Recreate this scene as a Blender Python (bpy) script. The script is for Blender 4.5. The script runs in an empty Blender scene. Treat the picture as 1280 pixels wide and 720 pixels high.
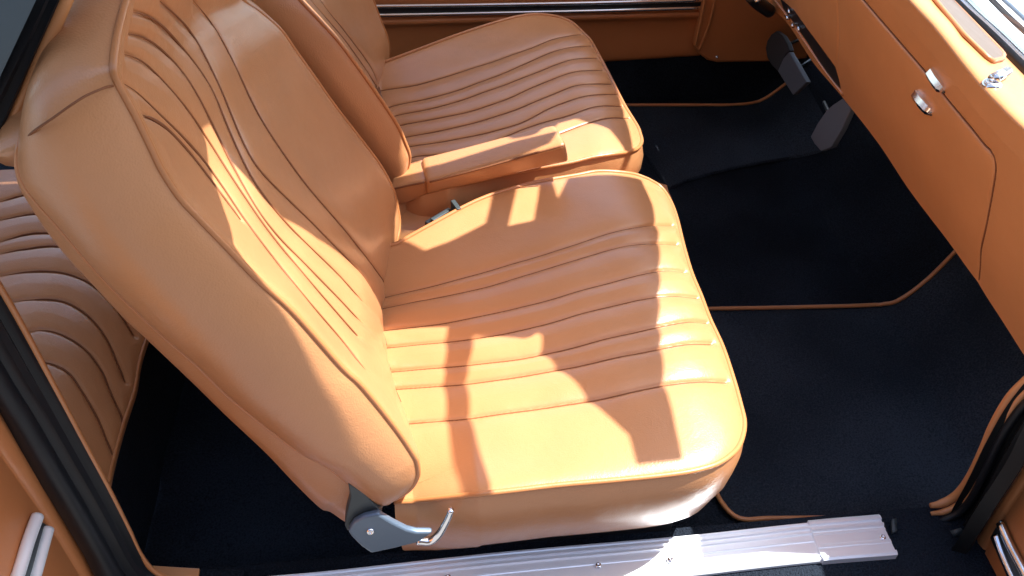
import bpy, math, random
import numpy as np
random.seed(4); RNG=np.random.default_rng(4)
scene=bpy.context.scene; COL=scene.collection
# ------------------------------------------------------------------ camera model
F=1100.0; VY=(475,-660); VX=(12000,-270)
CAM=np.array((0.0,-.65,1.25))
def _c(p): return np.array([p[0]-640,-(p[1]-360),-F],float)
_Y=_c(VY); _Y/=np.linalg.norm(_Y)
_X=_c(VX); _X-=_X@_Y*_Y; _X/=np.linalg.norm(_X)
_Z=np.cross(_X,_Y); M=np.array([_X,_Y,_Z])
def ray(px,py): return M@np.array([px-640,-(py-360),-F],float)
def at(px,py,ax,v):
    d=ray(px,py); t=(v-CAM[ax])/d[ax]; return CAM+t*d
def pts_at(pl,ax,v):
    vs=v if hasattr(v,'__len__') else [v]*len(pl)
    return np.array([at(p[0],p[1],ax,q) for p,q in zip(pl,vs)])
def hit(pl,f):
    """rays through points of the sight plane met with the implicit surface f(P)=0"""
    out=[]; ts=np.linspace(.0002,.0035,500)
    for p in pl:
        d=ray(*p); v=f(CAM+ts[:,None]*d)
        k=np.where(v[:-1]*v[1:]<=0)[0]
        if len(k)==0: print('NOHIT',p); out.append(CAM+.001*d); continue
        lo,hi=ts[k[0]],ts[k[0]+1]; s=np.sign(v[k[0]])
        for _ in range(18):
            m=(lo+hi)/2
            if np.sign(f((CAM+m*d)[None])[0])==s: lo=m
            else: hi=m
        out.append(CAM+lo*d)
    return np.array(out)
def catmull(P,n):
    P=np.asarray(P,float)
    if len(P)==2:
        t=np.linspace(0,1,n)[:,None]; return P[0]*(1-t)+P[1]*t
    Q=np.vstack([2*P[0]-P[1],P,2*P[-1]-P[-2]]); dense=[]
    for i in range(1,len(Q)-2):
        p0,p1,p2,p3=Q[i-1:i+3]
        t=np.linspace(0,1,24,endpoint=False)[:,None]
        dense.append(.5*(2*p1+(p2-p0)*t+(2*p0-5*p1+4*p2-p3)*t*t+(3*p1-p0-3*p2+p3)*t**3))
    dense=np.vstack(dense+[P[-1:]])
    return resample(dense,n)
def resample(P,n):
    P=np.asarray(P,float)
    s=np.r_[0,np.cumsum(np.linalg.norm(np.diff(P,axis=0),axis=1))]
    u=np.linspace(0,s[-1],n)
    return np.stack([np.interp(u,s,P[:,k]) for k in range(P.shape[1])],1)
# ------------------------------------------------------------------ object helpers
BASE={}
def thing(name,label,cat,loc=(0,0,0),group=None):
    o=bpy.data.objects.new(name,None); COL.objects.link(o); o.location=loc
    o.empty_display_size=.05
    o['label']=label; o['category']=cat
    if group: o['group']=group
    BASE[o]=np.array(loc,float); return o
class MB:
    def __init__(s): s.v=[]; s.f=[]
    def add(s,V,Fc):
        b=len(s.v); s.v+= [tuple(map(float,q)) for q in V]; s.f+=[tuple(i+b for i in q) for q in Fc]; return s
    def grid(s,G,closeu=False):
        nu,nv=G.shape[:2]; idx=np.arange(nu*nv).reshape(nu,nv)
        if closeu: idx=np.vstack([idx,idx[:1]])
        a=idx[:-1,:-1].ravel(); b=idx[1:,:-1].ravel(); c=idx[1:,1:].ravel(); d=idx[:-1,1:].ravel()
        return s.add(G.reshape(-1,3),np.stack([a,b,c,d],1).tolist())
    def box(s,lo,hi):
        x0,y0,z0=lo; x1,y1,z1=hi
        V=[(x0,y0,z0),(x1,y0,z0),(x1,y1,z0),(x0,y1,z0),(x0,y0,z1),(x1,y0,z1),(x1,y1,z1),(x0,y1,z1)]
        return s.add(V,[(0,3,2,1),(4,5,6,7),(0,1,5,4),(1,2,6,5),(2,3,7,6),(3,0,4,7)])
    def tube(s,P,r,seg=10,cap=True,flat=None):
        P=np.asarray(P,float); n=len(P)
        T=np.gradient(P,axis=0); T/=np.linalg.norm(T,axis=1)[:,None]+1e-12
        up=np.array([0,0,1.]) if abs(T[0,2])<.9 else np.array([0,1.,0])
        N=np.cross(T[0],up); N/=np.linalg.norm(N); G=[]
        rr=r if hasattr(r,'__len__') else [r]*n
        for i in range(n):
            N=N-N@T[i]*T[i]; N/=np.linalg.norm(N); B=np.cross(T[i],N)
            a=np.linspace(0,2*np.pi,seg,endpoint=False)
            G.append(P[i]+rr[i]*(np.cos(a)[:,None]*N+np.sin(a)[:,None]*B))
        G=np.array(G); b=len(s.v); s.grid(G.transpose(1,0,2),closeu=True)
        if cap:
            ids=[b+k*n for k in range(seg)]; s.f.append(tuple(ids[::-1])); s.f.append(tuple(b+k*n+n-1 for k in range(seg)))
        return s
    def prism(s,A,B):
        """closed solid between two matching outlines"""
        n=len(A); V=list(A)+list(B)
        Fc=[tuple(range(n))[::-1],tuple(range(n,2*n))]+[(i,(i+1)%n,n+(i+1)%n,n+i) for i in range(n)]
        return s.add(V,Fc)
def build(mb,name,mat,parent=None,smooth=True,bevel=0,kind=None,weld=False,recalc=True,angle=None):
    b=BASE.get(parent,np.zeros(3)) if parent is not None else np.zeros(3)
    V=np.array(mb.v)-b
    me=bpy.data.meshes.new(name); me.from_pydata(V.tolist(),[],mb.f)
    if recalc or weld:
        import bmesh
        bm=bmesh.new(); bm.from_mesh(me)
        if weld: bmesh.ops.remove_doubles(bm,verts=bm.verts,dist=2e-5)
        if recalc: bmesh.ops.recalc_face_normals(bm,faces=bm.faces)
        bm.to_mesh(me); bm.free()
    me.materials.append(mat)
    o=bpy.data.objects.new(name,me); COL.objects.link(o)
    if parent is not None: o.parent=parent; BASE[o]=b
    if bevel:
        m=o.modifiers.new('b','BEVEL'); m.width=bevel; m.segments=3; m.limit_method='ANGLE'; m.angle_limit=.6
    if smooth:
        me.polygons.foreach_set('use_smooth',[True]*len(me.polygons))
        if angle or bevel:
            me.set_sharp_from_angle(angle=math.radians(angle or 60))
    if kind: o['kind']=kind
    return o
def disc(c,r,h,name,mat,parent,n=20,slot=True,nrm=(0,0,1)):
    nrm=np.array(nrm,float); nrm/=np.linalg.norm(nrm); u=np.cross(nrm,(0.3,1,.2)); u/=np.linalg.norm(u); v=np.cross(nrm,u); an=np.linspace(0,2*np.pi,n,endpoint=False)
    rings=[c+ (np.cos(an)[:,None]*u+np.sin(an)[:,None]*v)*rr_+nrm*hh for rr_,hh in ((r,0),(r*.95,h*.5),(r*.7,h*.9),(r*.3,h),(r*.28,h*.5),(r*.01,h*.5))]
    mb=MB(); mb.grid(np.array(rings).transpose(1,0,2),closeu=True); return build(mb,name,mat,parent)
def tag(o,label,cat,group=None):
    o['label']=label; o['category']=cat
    if group: o['group']=group
    return o
# ------------------------------------------------------------------ materials
def newmat(name):
    m=bpy.data.materials.new(name); m.use_nodes=True
    nt=m.node_tree; return m,nt,nt.nodes['Principled BSDF']
def leather(name,col,rough=.34,var=.14,grain=.25,crease=.35):
    m,nt,p=newmat(name); N=nt.nodes; L=nt.links
    tc=N.new('ShaderNodeTexCoord'); n1=N.new('ShaderNodeTexNoise'); n1.inputs['Scale'].default_value=7; n1.inputs['Detail'].default_value=5
    L.new(tc.outputs['Object'],n1.inputs['Vector'])
    mx=N.new('ShaderNodeMix'); mx.data_type='RGBA'
    mx.inputs[6].default_value=(*[c*(1-var) for c in col],1); mx.inputs[7].default_value=(*[min(1,c*(1+var)) for c in col],1)
    L.new(n1.outputs['Fac'],mx.inputs[0]); L.new(mx.outputs[2],p.inputs['Base Color'])
    v=N.new('ShaderNodeTexVoronoi'); v.inputs['Scale'].default_value=620; v.feature='SMOOTH_F1'; L.new(tc.outputs['Object'],v.inputs['Vector'])
    n2=N.new('ShaderNodeTexNoise'); n2.inputs['Scale'].default_value=34; n2.inputs['Detail'].default_value=6; n2.inputs['Distortion'].default_value=.6; L.new(tc.outputs['Object'],n2.inputs['Vector'])
    b1=N.new('ShaderNodeBump'); b1.inputs['Strength'].default_value=grain; b1.inputs['Distance'].default_value=.0006
    b2=N.new('ShaderNodeBump'); b2.inputs['Strength'].default_value=crease; b2.inputs['Distance'].default_value=.0022
    L.new(v.outputs['Distance'],b1.inputs['Height']); L.new(n2.outputs['Fac'],b2.inputs['Height'])
    L.new(b2.outputs['Normal'],b1.inputs['Normal']); L.new(b1.outputs['Normal'],p.inputs['Normal'])
    mr=N.new('ShaderNodeMapRange'); mr.inputs[3].default_value=rough-.06; mr.inputs[4].default_value=rough+.08
    L.new(n2.outputs['Fac'],mr.inputs[0]); L.new(mr.outputs[0],p.inputs['Roughness'])
    p.inputs['Specular IOR Level'].default_value=.5; p.inputs['Coat Weight'].default_value=.25; p.inputs['Coat Roughness'].default_value=.28
    return m
def plain(name,col,rough=.5,metal=0,bump=0,bscale=200,spec=.5,coat=0):
    m,nt,p=newmat(name); N=nt.nodes; L=nt.links
    p.inputs['Base Color'].default_value=(*col,1); p.inputs['Roughness'].default_value=rough; p.inputs['Metallic'].default_value=metal
    p.inputs['Specular IOR Level'].default_value=spec; p.inputs['Coat Weight'].default_value=coat
    tc=N.new('ShaderNodeTexCoord'); n=N.new('ShaderNodeTexNoise'); n.inputs['Scale'].default_value=bscale; n.inputs['Detail'].default_value=4
    L.new(tc.outputs['Object'],n.inputs['Vector'])
    if bump:
        b=N.new('ShaderNodeBump'); b.inputs['Strength'].default_value=bump; b.inputs['Distance'].default_value=.002
        L.new(n.outputs['Fac'],b.inputs['Height']); L.new(b.outputs['Normal'],p.inputs['Normal'])
    else:
        mr=N.new('ShaderNodeMapRange'); mr.inputs[3].default_value=max(.02,rough-.05); mr.inputs[4].default_value=rough+.06
        L.new(n.outputs['Fac'],mr.inputs[0]); L.new(mr.outputs[0],p.inputs['Roughness'])
    return m
TAN=(.52,.236,.096)
SEAT=leather('tan_leather',TAN,grain=.4,crease=.36)
PIPE=leather('tan_piping_leather',(.50,.20,.068),rough=.36,crease=.1)
VINYL=leather('tan_vinyl',(.58,.25,.09),rough=.42,crease=.14,grain=.22)
DOORV=leather('door_vinyl',(.50,.18,.058),rough=.48,crease=.12,grain=.15)
THREAD=plain('brown_seam',(.20,.068,.020),.7)
CHROME=plain('chrome',(.85,.86,.88),.16,1,bscale=60)
ALU=plain('polished_aluminium',(.90,.95,1.0),.30,.40,bump=.06,bscale=160)
STEEL=plain('brushed_grey_metal',(.13,.18,.24),.42,.45,bscale=120)
DSTEEL=plain('dark_grey_metal',(.045,.06,.065),.45,.2)
RUBBER=plain('black_rubber',(.008,.0095,.012),.45,0,bscale=50,spec=.3)
PEDAL=plain('grey_pedal_rubber',(.11,.13,.155),.55,0,bump=.2,bscale=300)
BLACK=plain('black_plastic',(.015,.016,.018),.35)
BODYB=plain('black_body_trim',(.006,.007,.008),.55,spec=.25)
PAINT=plain('pale_body_paint',(.72,.74,.76),.3,coat=.5)
def carpet(name,col,col2):
    m,nt,p=newmat(name); N=nt.nodes; L=nt.links
    tc=N.new('ShaderNodeTexCoord'); n=N.new('ShaderNodeTexNoise'); n.inputs['Scale'].default_value=330; n.inputs['Detail'].default_value=3
    n2=N.new('ShaderNodeTexNoise'); n2.inputs['Scale'].default_value=3; n2.inputs['Detail'].default_value=2
    L.new(tc.outputs['Object'],n.inputs['Vector']); L.new(tc.outputs['Object'],n2.inputs['Vector'])
    mul=N.new('ShaderNodeMath'); mul.operation='MULTIPLY'; L.new(n.outputs['Fac'],mul.inputs[0]); L.new(n2.outputs['Fac'],mul.inputs[1])
    mr=N.new('ShaderNodeMapRange'); mr.inputs[1].default_value=.16; mr.inputs[2].default_value=.36; L.new(mul.outputs[0],mr.inputs[0])
    mx=N.new('ShaderNodeMix'); mx.data_type='RGBA'; mx.inputs[6].default_value=(*col,1); mx.inputs[7].default_value=(*col2,1)
    L.new(mr.outputs[0],mx.inputs[0]); L.new(mx.outputs[2],p.inputs['Base Color'])
    vo=N.new('ShaderNodeTexVoronoi'); vo.inputs['Scale'].default_value=75; L.new(tc.outputs['Object'],vo.inputs['Vector'])
    lt=N.new('ShaderNodeMath'); lt.operation='LESS_THAN'; lt.inputs[1].default_value=.03; L.new(vo.outputs['Distance'],lt.inputs[0])
    mz=N.new('ShaderNodeMath'); mz.operation='MULTIPLY'; L.new(lt.outputs[0],mz.inputs[0]); L.new(n2.outputs['Fac'],mz.inputs[1])
    m3=N.new('ShaderNodeMix'); m3.data_type='RGBA'; m3.inputs[7].default_value=(.12,.11,.10,1); L.new(mz.outputs[0],m3.inputs[0]); L.new(mx.outputs[2],m3.inputs[6]); L.new(m3.outputs[2],p.inputs['Base Color'])
    b=N.new('ShaderNodeBump'); b.inputs['Strength'].default_value=1; b.inputs['Distance'].default_value=.005
    L.new(n.outputs['Fac'],b.inputs['Height']); L.new(b.outputs['Normal'],p.inputs['Normal'])
    p.inputs['Roughness'].default_value=.95; p.inputs['Specular IOR Level'].default_value=.1
    return m
CARPET=carpet('black_carpet',(.005,.0068,.0105),(.019,.026,.038))
MAT=carpet('mat_carpet',(.014,.019,.027),(.040,.052,.070))
def glassmat(name,tint,gl=.06):
    m=bpy.data.materials.new(name); m.use_nodes=True; nt=m.node_tree; N=nt.nodes; L=nt.links
    N.remove(N['Principled BSDF']); out=N['Material Output']
    t=N.new('ShaderNodeBsdfTransparent'); t.inputs[0].default_value=(*tint,1)
    g=N.new('ShaderNodeBsdfGlossy'); g.inputs['Roughness'].default_value=.02
    fr=N.new('ShaderNodeFresnel'); fr.inputs[0].default_value=1.5
    mx=N.new('ShaderNodeMixShader'); L.new(fr.outputs[0],mx.inputs[0]); L.new(t.outputs[0],mx.inputs[1]); L.new(g.outputs[0],mx.inputs[2]); L.new(mx.outputs[0],out.inputs[0])
    return m
GLASS=glassmat('clear_glass',(.93,.96,.96))
# ------------------------------------------------------------------ surfaces
def Hs(x,y,yc=.27):
    s=np.minimum(1,np.abs(y-yc)/.31); t=np.clip((x+.07)/.46,0,1); r=np.clip((x-.31)/.09,0,1.6)
    dip=.035*np.clip((.05-x)/.08,0,1)*np.clip(((yc-.17)-y)/.08,0,1)
    return .345+.015*(1-s*s)-.085*(1-t)**1.5*(1-s**3)-.02*r*r-dip
def Hf(yc): return lambda P: P[:,2]-Hs(P[:,0],P[:,1],yc)
FZ=np.array([.10,.25,.376,.548,.714,.844,.92,1.05]); FX=np.array([-.02,-.022,-.028,-.075,-.150,-.203,-.226,-.26])
def Ss(y,z,y0=0):
    yy=np.clip((y-y0)/.58,-.1,1.1); k=1-np.abs(2*yy-1)**2.5
    return np.interp(z,FZ,FX)-.035*yy-.030*np.clip(k,0,1)
# smooth the piecewise profile once
_z=np.linspace(.1,1.1,400); _x=np.interp(_z,FZ,FX)
for _ in range(3): _x=np.convolve(np.pad(_x,20,mode='edge'),np.ones(41)/41,'valid')
FZ,FX=_z,_x
def Sf(y0,dx=0): return lambda P: P[:,0]-dx-Ss(P[:,1],P[:,2],y0)
def coons(c0,c1,d0,d1):
    """c0,c1: u-curves at v=0,1 ; d0,d1: v-curves at u=0,1"""
    nu,nv=len(c0),len(d0); u=np.linspace(0,1,nu)[:,None,None]; v=np.linspace(0,1,nv)[None,:,None]
    A=(1-v)*c0[:,None]+v*c1[:,None]; B=(1-u)*d0[None]+u*d1[None]
    Cc=(1-u)*(1-v)*c0[0]+u*(1-v)*c0[-1]+(1-u)*v*c1[0]+u*v*c1[-1]
    return A+B-Cc
def seg_dist(V,line):
    d=np.full(len(V),9.0)
    for a,b in zip(line[:-1],line[1:]):
        ab=b-a; t=np.clip(((V-a)@ab)/(ab@ab+1e-12),0,1); d=np.minimum(d,np.linalg.norm(V-a-t[:,None]*ab,axis=1))
    return d
def gnormals(G,ref):
    n=np.cross(np.gradient(G,axis=0),np.gradient(G,axis=1)); n/=np.linalg.norm(n,axis=2)[...,None]+1e-12
    if (n.reshape(-1,3).mean(0)@np.array(ref))<0: n=-n
    return n
def puff(G,lines,edges,ref,A=.008,w=.013,crease=.004,cw=.0020,wob=.0005):
    V=G.reshape(-1,3); d=np.full(len(V),9.0); de=np.full(len(V),9.0)
    for l in lines: d=np.minimum(d,seg_dist(V,l))
    for l in edges: de=np.minimum(de,seg_dist(V,l))
    h=A*(1-np.exp(-np.minimum(d,de*1.3)/w))-crease*np.exp(-(d/cw)**2)
    # soft hand-stitched unevenness
    a=V*np.array([1,1,1.]); wv=np.sin(a[:,0]*31+2*np.sin(a[:,1]*23))*np.sin(a[:,1]*37+a[:,2]*19+1.3)+.6*np.sin(a[:,0]*67+a[:,1]*11+a[:,2]*41)
    # fine gathers close to the stitching
    g=np.sin(a[:,0]*210+9*np.sin(a[:,1]*17)+a[:,2]*190)*np.exp(-d/.008)*.00006
    h+=wob*wv*(1-np.exp(-de/.03))+g
    n=gnormals(G,ref).reshape(-1,3)
    return (V+n*h[:,None]).reshape(G.shape)
def loftrings(rings): return np.stack(rings,1)   # (n,k,3)
# ------------------------------------------------------------------ SEATS
def cushion_grid(near,front,far,lines,yc,nu=250,nv=310,sx=-.12,A=.008,crease=.004):
    """near: rear->front, front: near->far, far: front->rear (3-D curves on the surface)"""
    c0=near; c1=far[::-1]
    c0=np.vstack([[[-.055,c0[0,1]+.004,0]],c0]); c1=np.vstack([[[sx,c1[0,1]-.01,0]],c1])
    c0=resample(c0[:,:2],nu); c1=resample(c1[:,:2],nu); d1=resample(front[:,:2],nv)
    d0=resample(catmull(np.array([c0[0],c0[0]+(-.02,.035),(sx,c0[0,1]+.10),c1[0]]),60),nv)
    G2=coons(c0,c1,d0,d1)
    G=np.dstack([G2,Hs(G2[...,0],G2[...,1],yc)])
    lift=lambda c: np.column_stack([c,Hs(c[:,0],c[:,1],yc)])
    E=[lift(c0)[::4],lift(c1)[::4],lift(d1)[::4]]
    G=puff(G,lines,E,(0,0,1),A=A,crease=crease)
    return G,lift(c0),lift(d1),lift(c1)
def skirt(per,levels,cen):
    """rings below the perimeter: levels = (drop, outset)"""
    n=gn=None
    T=np.gradient(per,axis=0); O=np.cross(T,(0,0,1.)); O/=np.linalg.norm(O,axis=1)[:,None]+1e-9
    if ((per-cen)*O).sum()<0: O=-O
    for _ in range(3):
        O=np.vstack([O[:1],(O[:-2]+O[1:-1]+O[2:])/3,O[-1:]])
    O/=np.linalg.norm(O,axis=1)[:,None]+1e-9
    return [per+O*o-np.array([0,0,1])*dz for dz,o in levels]
def stitch(o,lines,off,r=.0015):
    pm=MB()
    for l in lines: pm.tube(catmull(l,90)+np.array(off),np.r_[np.linspace(.1,1,22),np.full(62,1.),np.linspace(1,.3,6)]*r,6)
    build(pm,'channel_seams',THREAD,o)
def make_cushion(parent,near,front,far,lines,yc,levels,name='cushion',A=.007,crease=.0035,so=.0002,sr=.0015):
    G,c0,d1,c1=cushion_grid(near,front,far,lines,yc,A=A,crease=crease)
    mb=MB(); mb.grid(G)
    per=np.vstack([c0,d1[1:],c1[::-1][1:]])
    per=resample(per,420)
    cen=per.mean(0)
    mb.grid(loftrings([per]+skirt(per,levels,cen)))
    o=build(mb,name,SEAT,parent,recalc=False)
    pm=MB(); pm.tube(per+np.array([0,0,.0015]),.0036,10); build(pm,'piping',PIPE,o)
    Vg=G.reshape(-1,3); ll=[]
    for l in lines:
        q=catmull(l,60); o_=[]
        for p in q:
            d=((Vg[:,:2]-p[:2])**2).sum(1); k_=np.argpartition(d,5)[:5]; w_=1/(d[k_]+1e-6); o_.append([p[0],p[1],(Vg[k_,2]*w_).sum()/w_.sum()])
        o_=np.array(o_)
        for _ in range(2): o_[1:-1]=(o_[:-2]+2*o_[1:-1]+o_[2:])/4
        ll.append(o_)
    stitch(o,ll,(0,0,so),sr)
    return o,per
# --- passenger seat
ps=thing('front_seat','tan leather passenger seat in the foreground, cushion half in sunlight','car seat',(.15,.27,0),'front seats')
nearpx=[(520,627),(565,622),(640,614),(700,607),(780,600),(852,592),(890,583),(908,574)]
frontpx=[(908,574),(921,562),(928,546),(930,528),(925,506),(917,477),(903,435),(887,400),(876,371),(864,342),(854,308),(846,275),(838,253),(826,235),(810,225)]
farpx=[(810,225),(789,218),(750,215),(720,220),(660,231),(600,250),(540,281),(497,305)]
hp=Hf(.27)
near=hit(catmull(nearpx,60),hp); front=hit(catmull(frontpx,90),hp); far=hit(catmull(farpx,60),hp)
PL=[[(476,372),(543,357),(626,334),(693,314),(759,292),(803,283),(840,282)],
[(479,385),(593,362),(693,333),(759,313),(803,305),(846,306)],
[(478,413),(559,403),(659,382),(726,363),(793,345),(832,338),(856,341)],
[(479,435),(593,423),(676,407),(726,392),(793,376),(840,370),(872,373)],
[(481,465),(626,452),(693,440),(759,423),(822,409),(860,402),(884,404)],
[(494,486),(600,478),(699,462),(770,447),(822,437),(860,430),(890,430)],
[(512,529),(593,522),(693,508),(759,497),(822,483),(875,477),(908,478)]]
PL3=[hit(catmull(l,36),hp) for l in PL]
# extend each rearwards, under the backrest
PL3=[np.vstack([l[0]+np.array([-.07,-.005,0]),l]) for l in PL3]
cush,perP=make_cushion(ps,near,front,far,PL3,.27,[(.012,.002),(.03,.005),(.055,.003),(.085,-.001),(.110,-.009),(.14,-.017),(.165,-.030),(.175,-.045)])
# --- backrests
def proj2(P):
    q=(P-CAM)@M; return np.stack([640+F*q[...,0]/-q[...,2],360-F*q[...,1]/-q[...,2]],-1)
def on_grid(px,G):
    """drawn line laid onto a gridded surface (nearest visible vertices, smoothed)"""
    S=proj2(G).reshape(-1,2); V=G.reshape(-1,3); out=[]
    for p in px:
        d=((S-p)**2).sum(1); k=np.argpartition(d,6)[:6]; w=1/(d[k]+.05); out.append((V[k]*w[:,None]).sum(0)/w.sum())
    out=np.array(out)
    for _ in range(3): out[1:-1]=(out[:-2]+2*out[1:-1]+out[2:])/4
    return out
def yline(pts):
    P=np.array([at(p[0],p[1],1,p[2]) for p in pts]); return P
def make_backrest(near,top,far,lines,bot,nu=430,nv=360,A=.0060):
    c0=catmull(yline(near),nu); c1=catmull(yline(far),nu); d1=catmull(yline(top),nv)
    d0=catmull(np.vstack([c0[:1],bot,c1[:1]]),nv)
    d1[0]=c0[-1]; d1[-1]=c1[-1]
    G=coons(c0,c1,d0,d1)
    v=np.linspace(0,1,nv)[None,:]; u=np.linspace(0,1,nu)[:,None]
    k=(1-np.abs(2*v-1)**2.6)*np.clip(u*6,0,1)*np.clip((1-u)*5,0,1)
    G=G+np.array([-.87,0,-.4])*(.026*k)[...,None]
    lines=[list(l)+[(l[-1][0]+16,l[-1][1]+20)] if l[-1][0]>440 else l for l in lines]
    L3=[on_grid(catmull(l,46),G) for l in lines]
    E=[c0[::5],c1[::5],d1[::5]]
    G=puff(G,L3,E,(1,0,.5),A=A,crease=.0022)
    mb=MB(); mb.grid(G); mb.lines=[on_grid(catmull(l,46),G) for l in lines]
    return mb,c0,np.vstack([d1[1:],c1[::-1][1:]])
bk_near=[(484,627,-0.036),(497,621,-0.036),(513,610,-0.036),(522,594,-0.036),(521,578,-0.036),(516,567,-0.036),(493,533,-0.036),(453,483,-0.036),(426,457,-0.036),(367,390,-0.036),(325,352,-0.036),(282,307,-0.036),(250,274,-0.036),(225,247,-0.036),(203,214,-0.036),(187,181,-0.036),(170,146,-0.036),(155,118,-0.036),(145,98,-0.036),(142,80,-0.032),(147,43,-0.004),(158,0,0.035),(172,-38,0.085),(195,-68,0.15)]
bk_top=[(195,-68,0.15),(222,-88,0.24),(250,-88,0.33),(272,-70,0.4)]
bk_far=[(470,362,0.43),(477,355,0.46),(495,302,0.53),(499,280,0.555),(496,257,0.565),(490,235,0.567),(475,207,0.567),(455,180,0.563),(420,135,0.557),(395,100,0.552),(370,65,0.547),(350,37,0.54),(325,15,0.53),(300,-4,0.513),(285,-40,0.465),(272,-70,0.4)]
BL=[[(240,0),(267,33),(293,83),(320,140),(350,187),(387,238),(426,283),(453,317),(474,345)],
[(197,0),(233,33),(253,67),(277,117),(300,173),(320,210),(350,240),(393,283),(426,317),(453,343),(472,380)],
[(163,15),(180,17),(200,30),(233,67),(263,110),(287,167),(320,233),(367,290),(426,347),(459,387),(476,410)],
[(157,42),(170,42),(187,50),(217,77),(240,110),(267,160),(300,227),(333,280),(383,333),(426,377),(453,407),(478,440)],
[(152,67),(166,69),(183,80),(217,117),(243,150),(267,187),(297,235),(333,287),(380,345),(426,398),(462,440),(490,480)],
[(152,104),(165,109),(183,127),(217,160),(250,195),(277,233),(303,273),(340,322),(385,378),(430,430),(470,485),(500,530)],
[(175,143),(190,149),(207,160),(233,187),(262,224),(284,254),(300,275)]]
mb,pn,pr=make_backrest(bk_near,bk_top,bk_far,BL,np.array([(-.055,.05,.265),(-.085,.22,.235),(-.09,.36,.235)]))
# split the near outline at the shoulder corner, match it to the rear seam
def nearest(P,px,py):
    q=(P-CAM)@M; sx=640+F*q[:,0]/-q[:,2]; sy=360-F*q[:,1]/-q[:,2]
    return int(np.argmin((sx-px)**2+(sy-py)**2))
k=nearest(pn,147,107)
seam_px=[(478,629),(466,628),(435,604),(400,577),(367,560),(288,498),(245,456),(200,417),(133,353),(67,277),(43,250),(27,227),(21,206),(22,187)]
seamA=pts_at(catmull(seam_px,80),1,np.r_[np.linspace(-.033,-.036,40),np.full(40,-.036)])
seamA[0]=pn[0]+(-.006,0,-.004)
sh_px=[(22,187),(33,150),(50,100),(62,60),(85,22),(130,-2),(180,-22),(225,-40),(262,-48)]
seamB=pts_at(sh_px,1,[-.036,-.02,.01,.05,.12,.22,.33,.42,.50])
seamB=catmull(seamB,80)
fA=resample(pn[:k+1],160); rA=resample(seamA,160)
fB=resample(np.vstack([pn[k:],pr[:360]]),140); rB=resample(seamB,140)
fC=resample(pr[359:],120)
off=np.array([-.10,-.0,-.045]); 
rC=fC+off*np.linspace(1,.6,120)[:,None]; rC+= (rB[-1]-rC[0])*np.linspace(1,0,120)[:,None]**2
def bulge_loft(A,B,h,ref,n=14,prof=None):
    t=np.linspace(0,1,n)[None,:,None]; G=A[:,None]*(1-t)+B[:,None]*t
    nn=gnormals(G,ref)
    for _ in range(25): nn[1:-1]=(nn[:-2]+nn[1:-1]+nn[2:])/3
    nn/=np.linalg.norm(nn,axis=2)[...,None]+1e-9
    hh=h if np.ndim(h) else np.full(len(A),h)
    return G+nn*(np.sin(np.pi*t)**.8)*np.asarray(hh)[:,None,None]
fr_=np.vstack([fA,fB[1:],fC[1:]]); rr_=np.vstack([rA,rB[1:],rC[1:]])
def ring_loft(A,B,h,n=18):
    w=B-A; T=np.gradient(A+B,axis=0); N_=np.cross(T,w); N_/=np.linalg.norm(N_,axis=1)[:,None]+1e-9
    cc=(A.mean(0)+B.mean(0))/2
    sg=np.sign((N_*((A+B)/2-cc)).sum(1)); N_*=sg[:,None]
    for _ in range(14): N_[1:-1]=(N_[:-2]+N_[1:-1]+N_[2:])/3
    N_/=np.linalg.norm(N_,axis=1)[:,None]+1e-9
    t=np.linspace(0,1,n); return A[:,None]*(1-t)[None,:,None]+B[:,None]*t[None,:,None]+N_[:,None]*((np.sin(np.pi*t)**.75)[None,:]*np.asarray(h)[:,None])[...,None]
hgt=np.minimum(.028,np.linalg.norm(fr_-rr_,axis=1)*.25)
for _ in range(20): hgt[1:-1]=(hgt[:-2]+hgt[1:-1]+hgt[2:])/3
mb.grid(ring_loft(fr_,rr_,hgt))
# back panel: a rolled strip then the flat back
silA_px=[(478,632),(466,640),(440,655),(413,640),(400,635),(367,603),(333,567),(283,520),(240,478),(182,423),(157,400),(117,357),(80,317),(50,277),(30,243),(20,215),(18,200)]
silA=pts_at(catmull(silA_px,160),1,np.linspace(-.02,-.012,160))
rear=np.vstack([rA,rB[1:],rC[1:]]); silr=np.vstack([rB[1:],rC[1:]])+np.array([-.03,.004,-.012])
sil=np.vstack([silA,silr]); cen=sil.mean(0)+np.array([-.02,0,0])
in1=sil+(cen-sil)*.12+np.array([-.012,0,-.004]); in2=sil+(cen-sil)*.6+np.array([-.012,0,-.004]); in3=sil+(cen-sil)*.99+np.array([-.012,0,-.004])
mb.grid(loftrings([rear,rear*.4+sil*.6+np.array([.0,-.004,0]),sil,in1,in2,in3]))
BLL=mb.lines
back=build(mb,'backrest',SEAT,ps,recalc=False)
stitch(back,BLL,(.0006,0,.0003),.0017)
pm=MB(); pm.tube(np.vstack([pn,pr]),.0033,10); build(pm,'piping',PIPE,back)
pm=MB(); pm.tube(resample(np.vstack([rA[4:],rB]),300),.0022,8); build(pm,'rear_seam',PIPE,back)
# shoulder seam across the bolster
ss=[(143,107),(130,110),(107,120),(88,132),(67,147),(45,162),(33,173),(24,186)]
def side_surf(px_list,A,B,h):
    """points of the drawn seam placed on the bolster loft (interpolated depth)"""
    a=A; b=B; n=len(px_list); out=[]
    for i,p in enumerate(px_list):
        t=i/(n-1); y=a[1]*(1-t)+b[1]*t-h*math.sin(math.pi*t); out.append(at(p[0],p[1],1,y))
    return np.array(out)
sm=catmull(side_surf(ss,fA[-1],rA[-1],.031),60)
pm=MB(); pm.tube(sm,.0010,8); build(pm,'shoulder_seam',THREAD,back)
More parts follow.
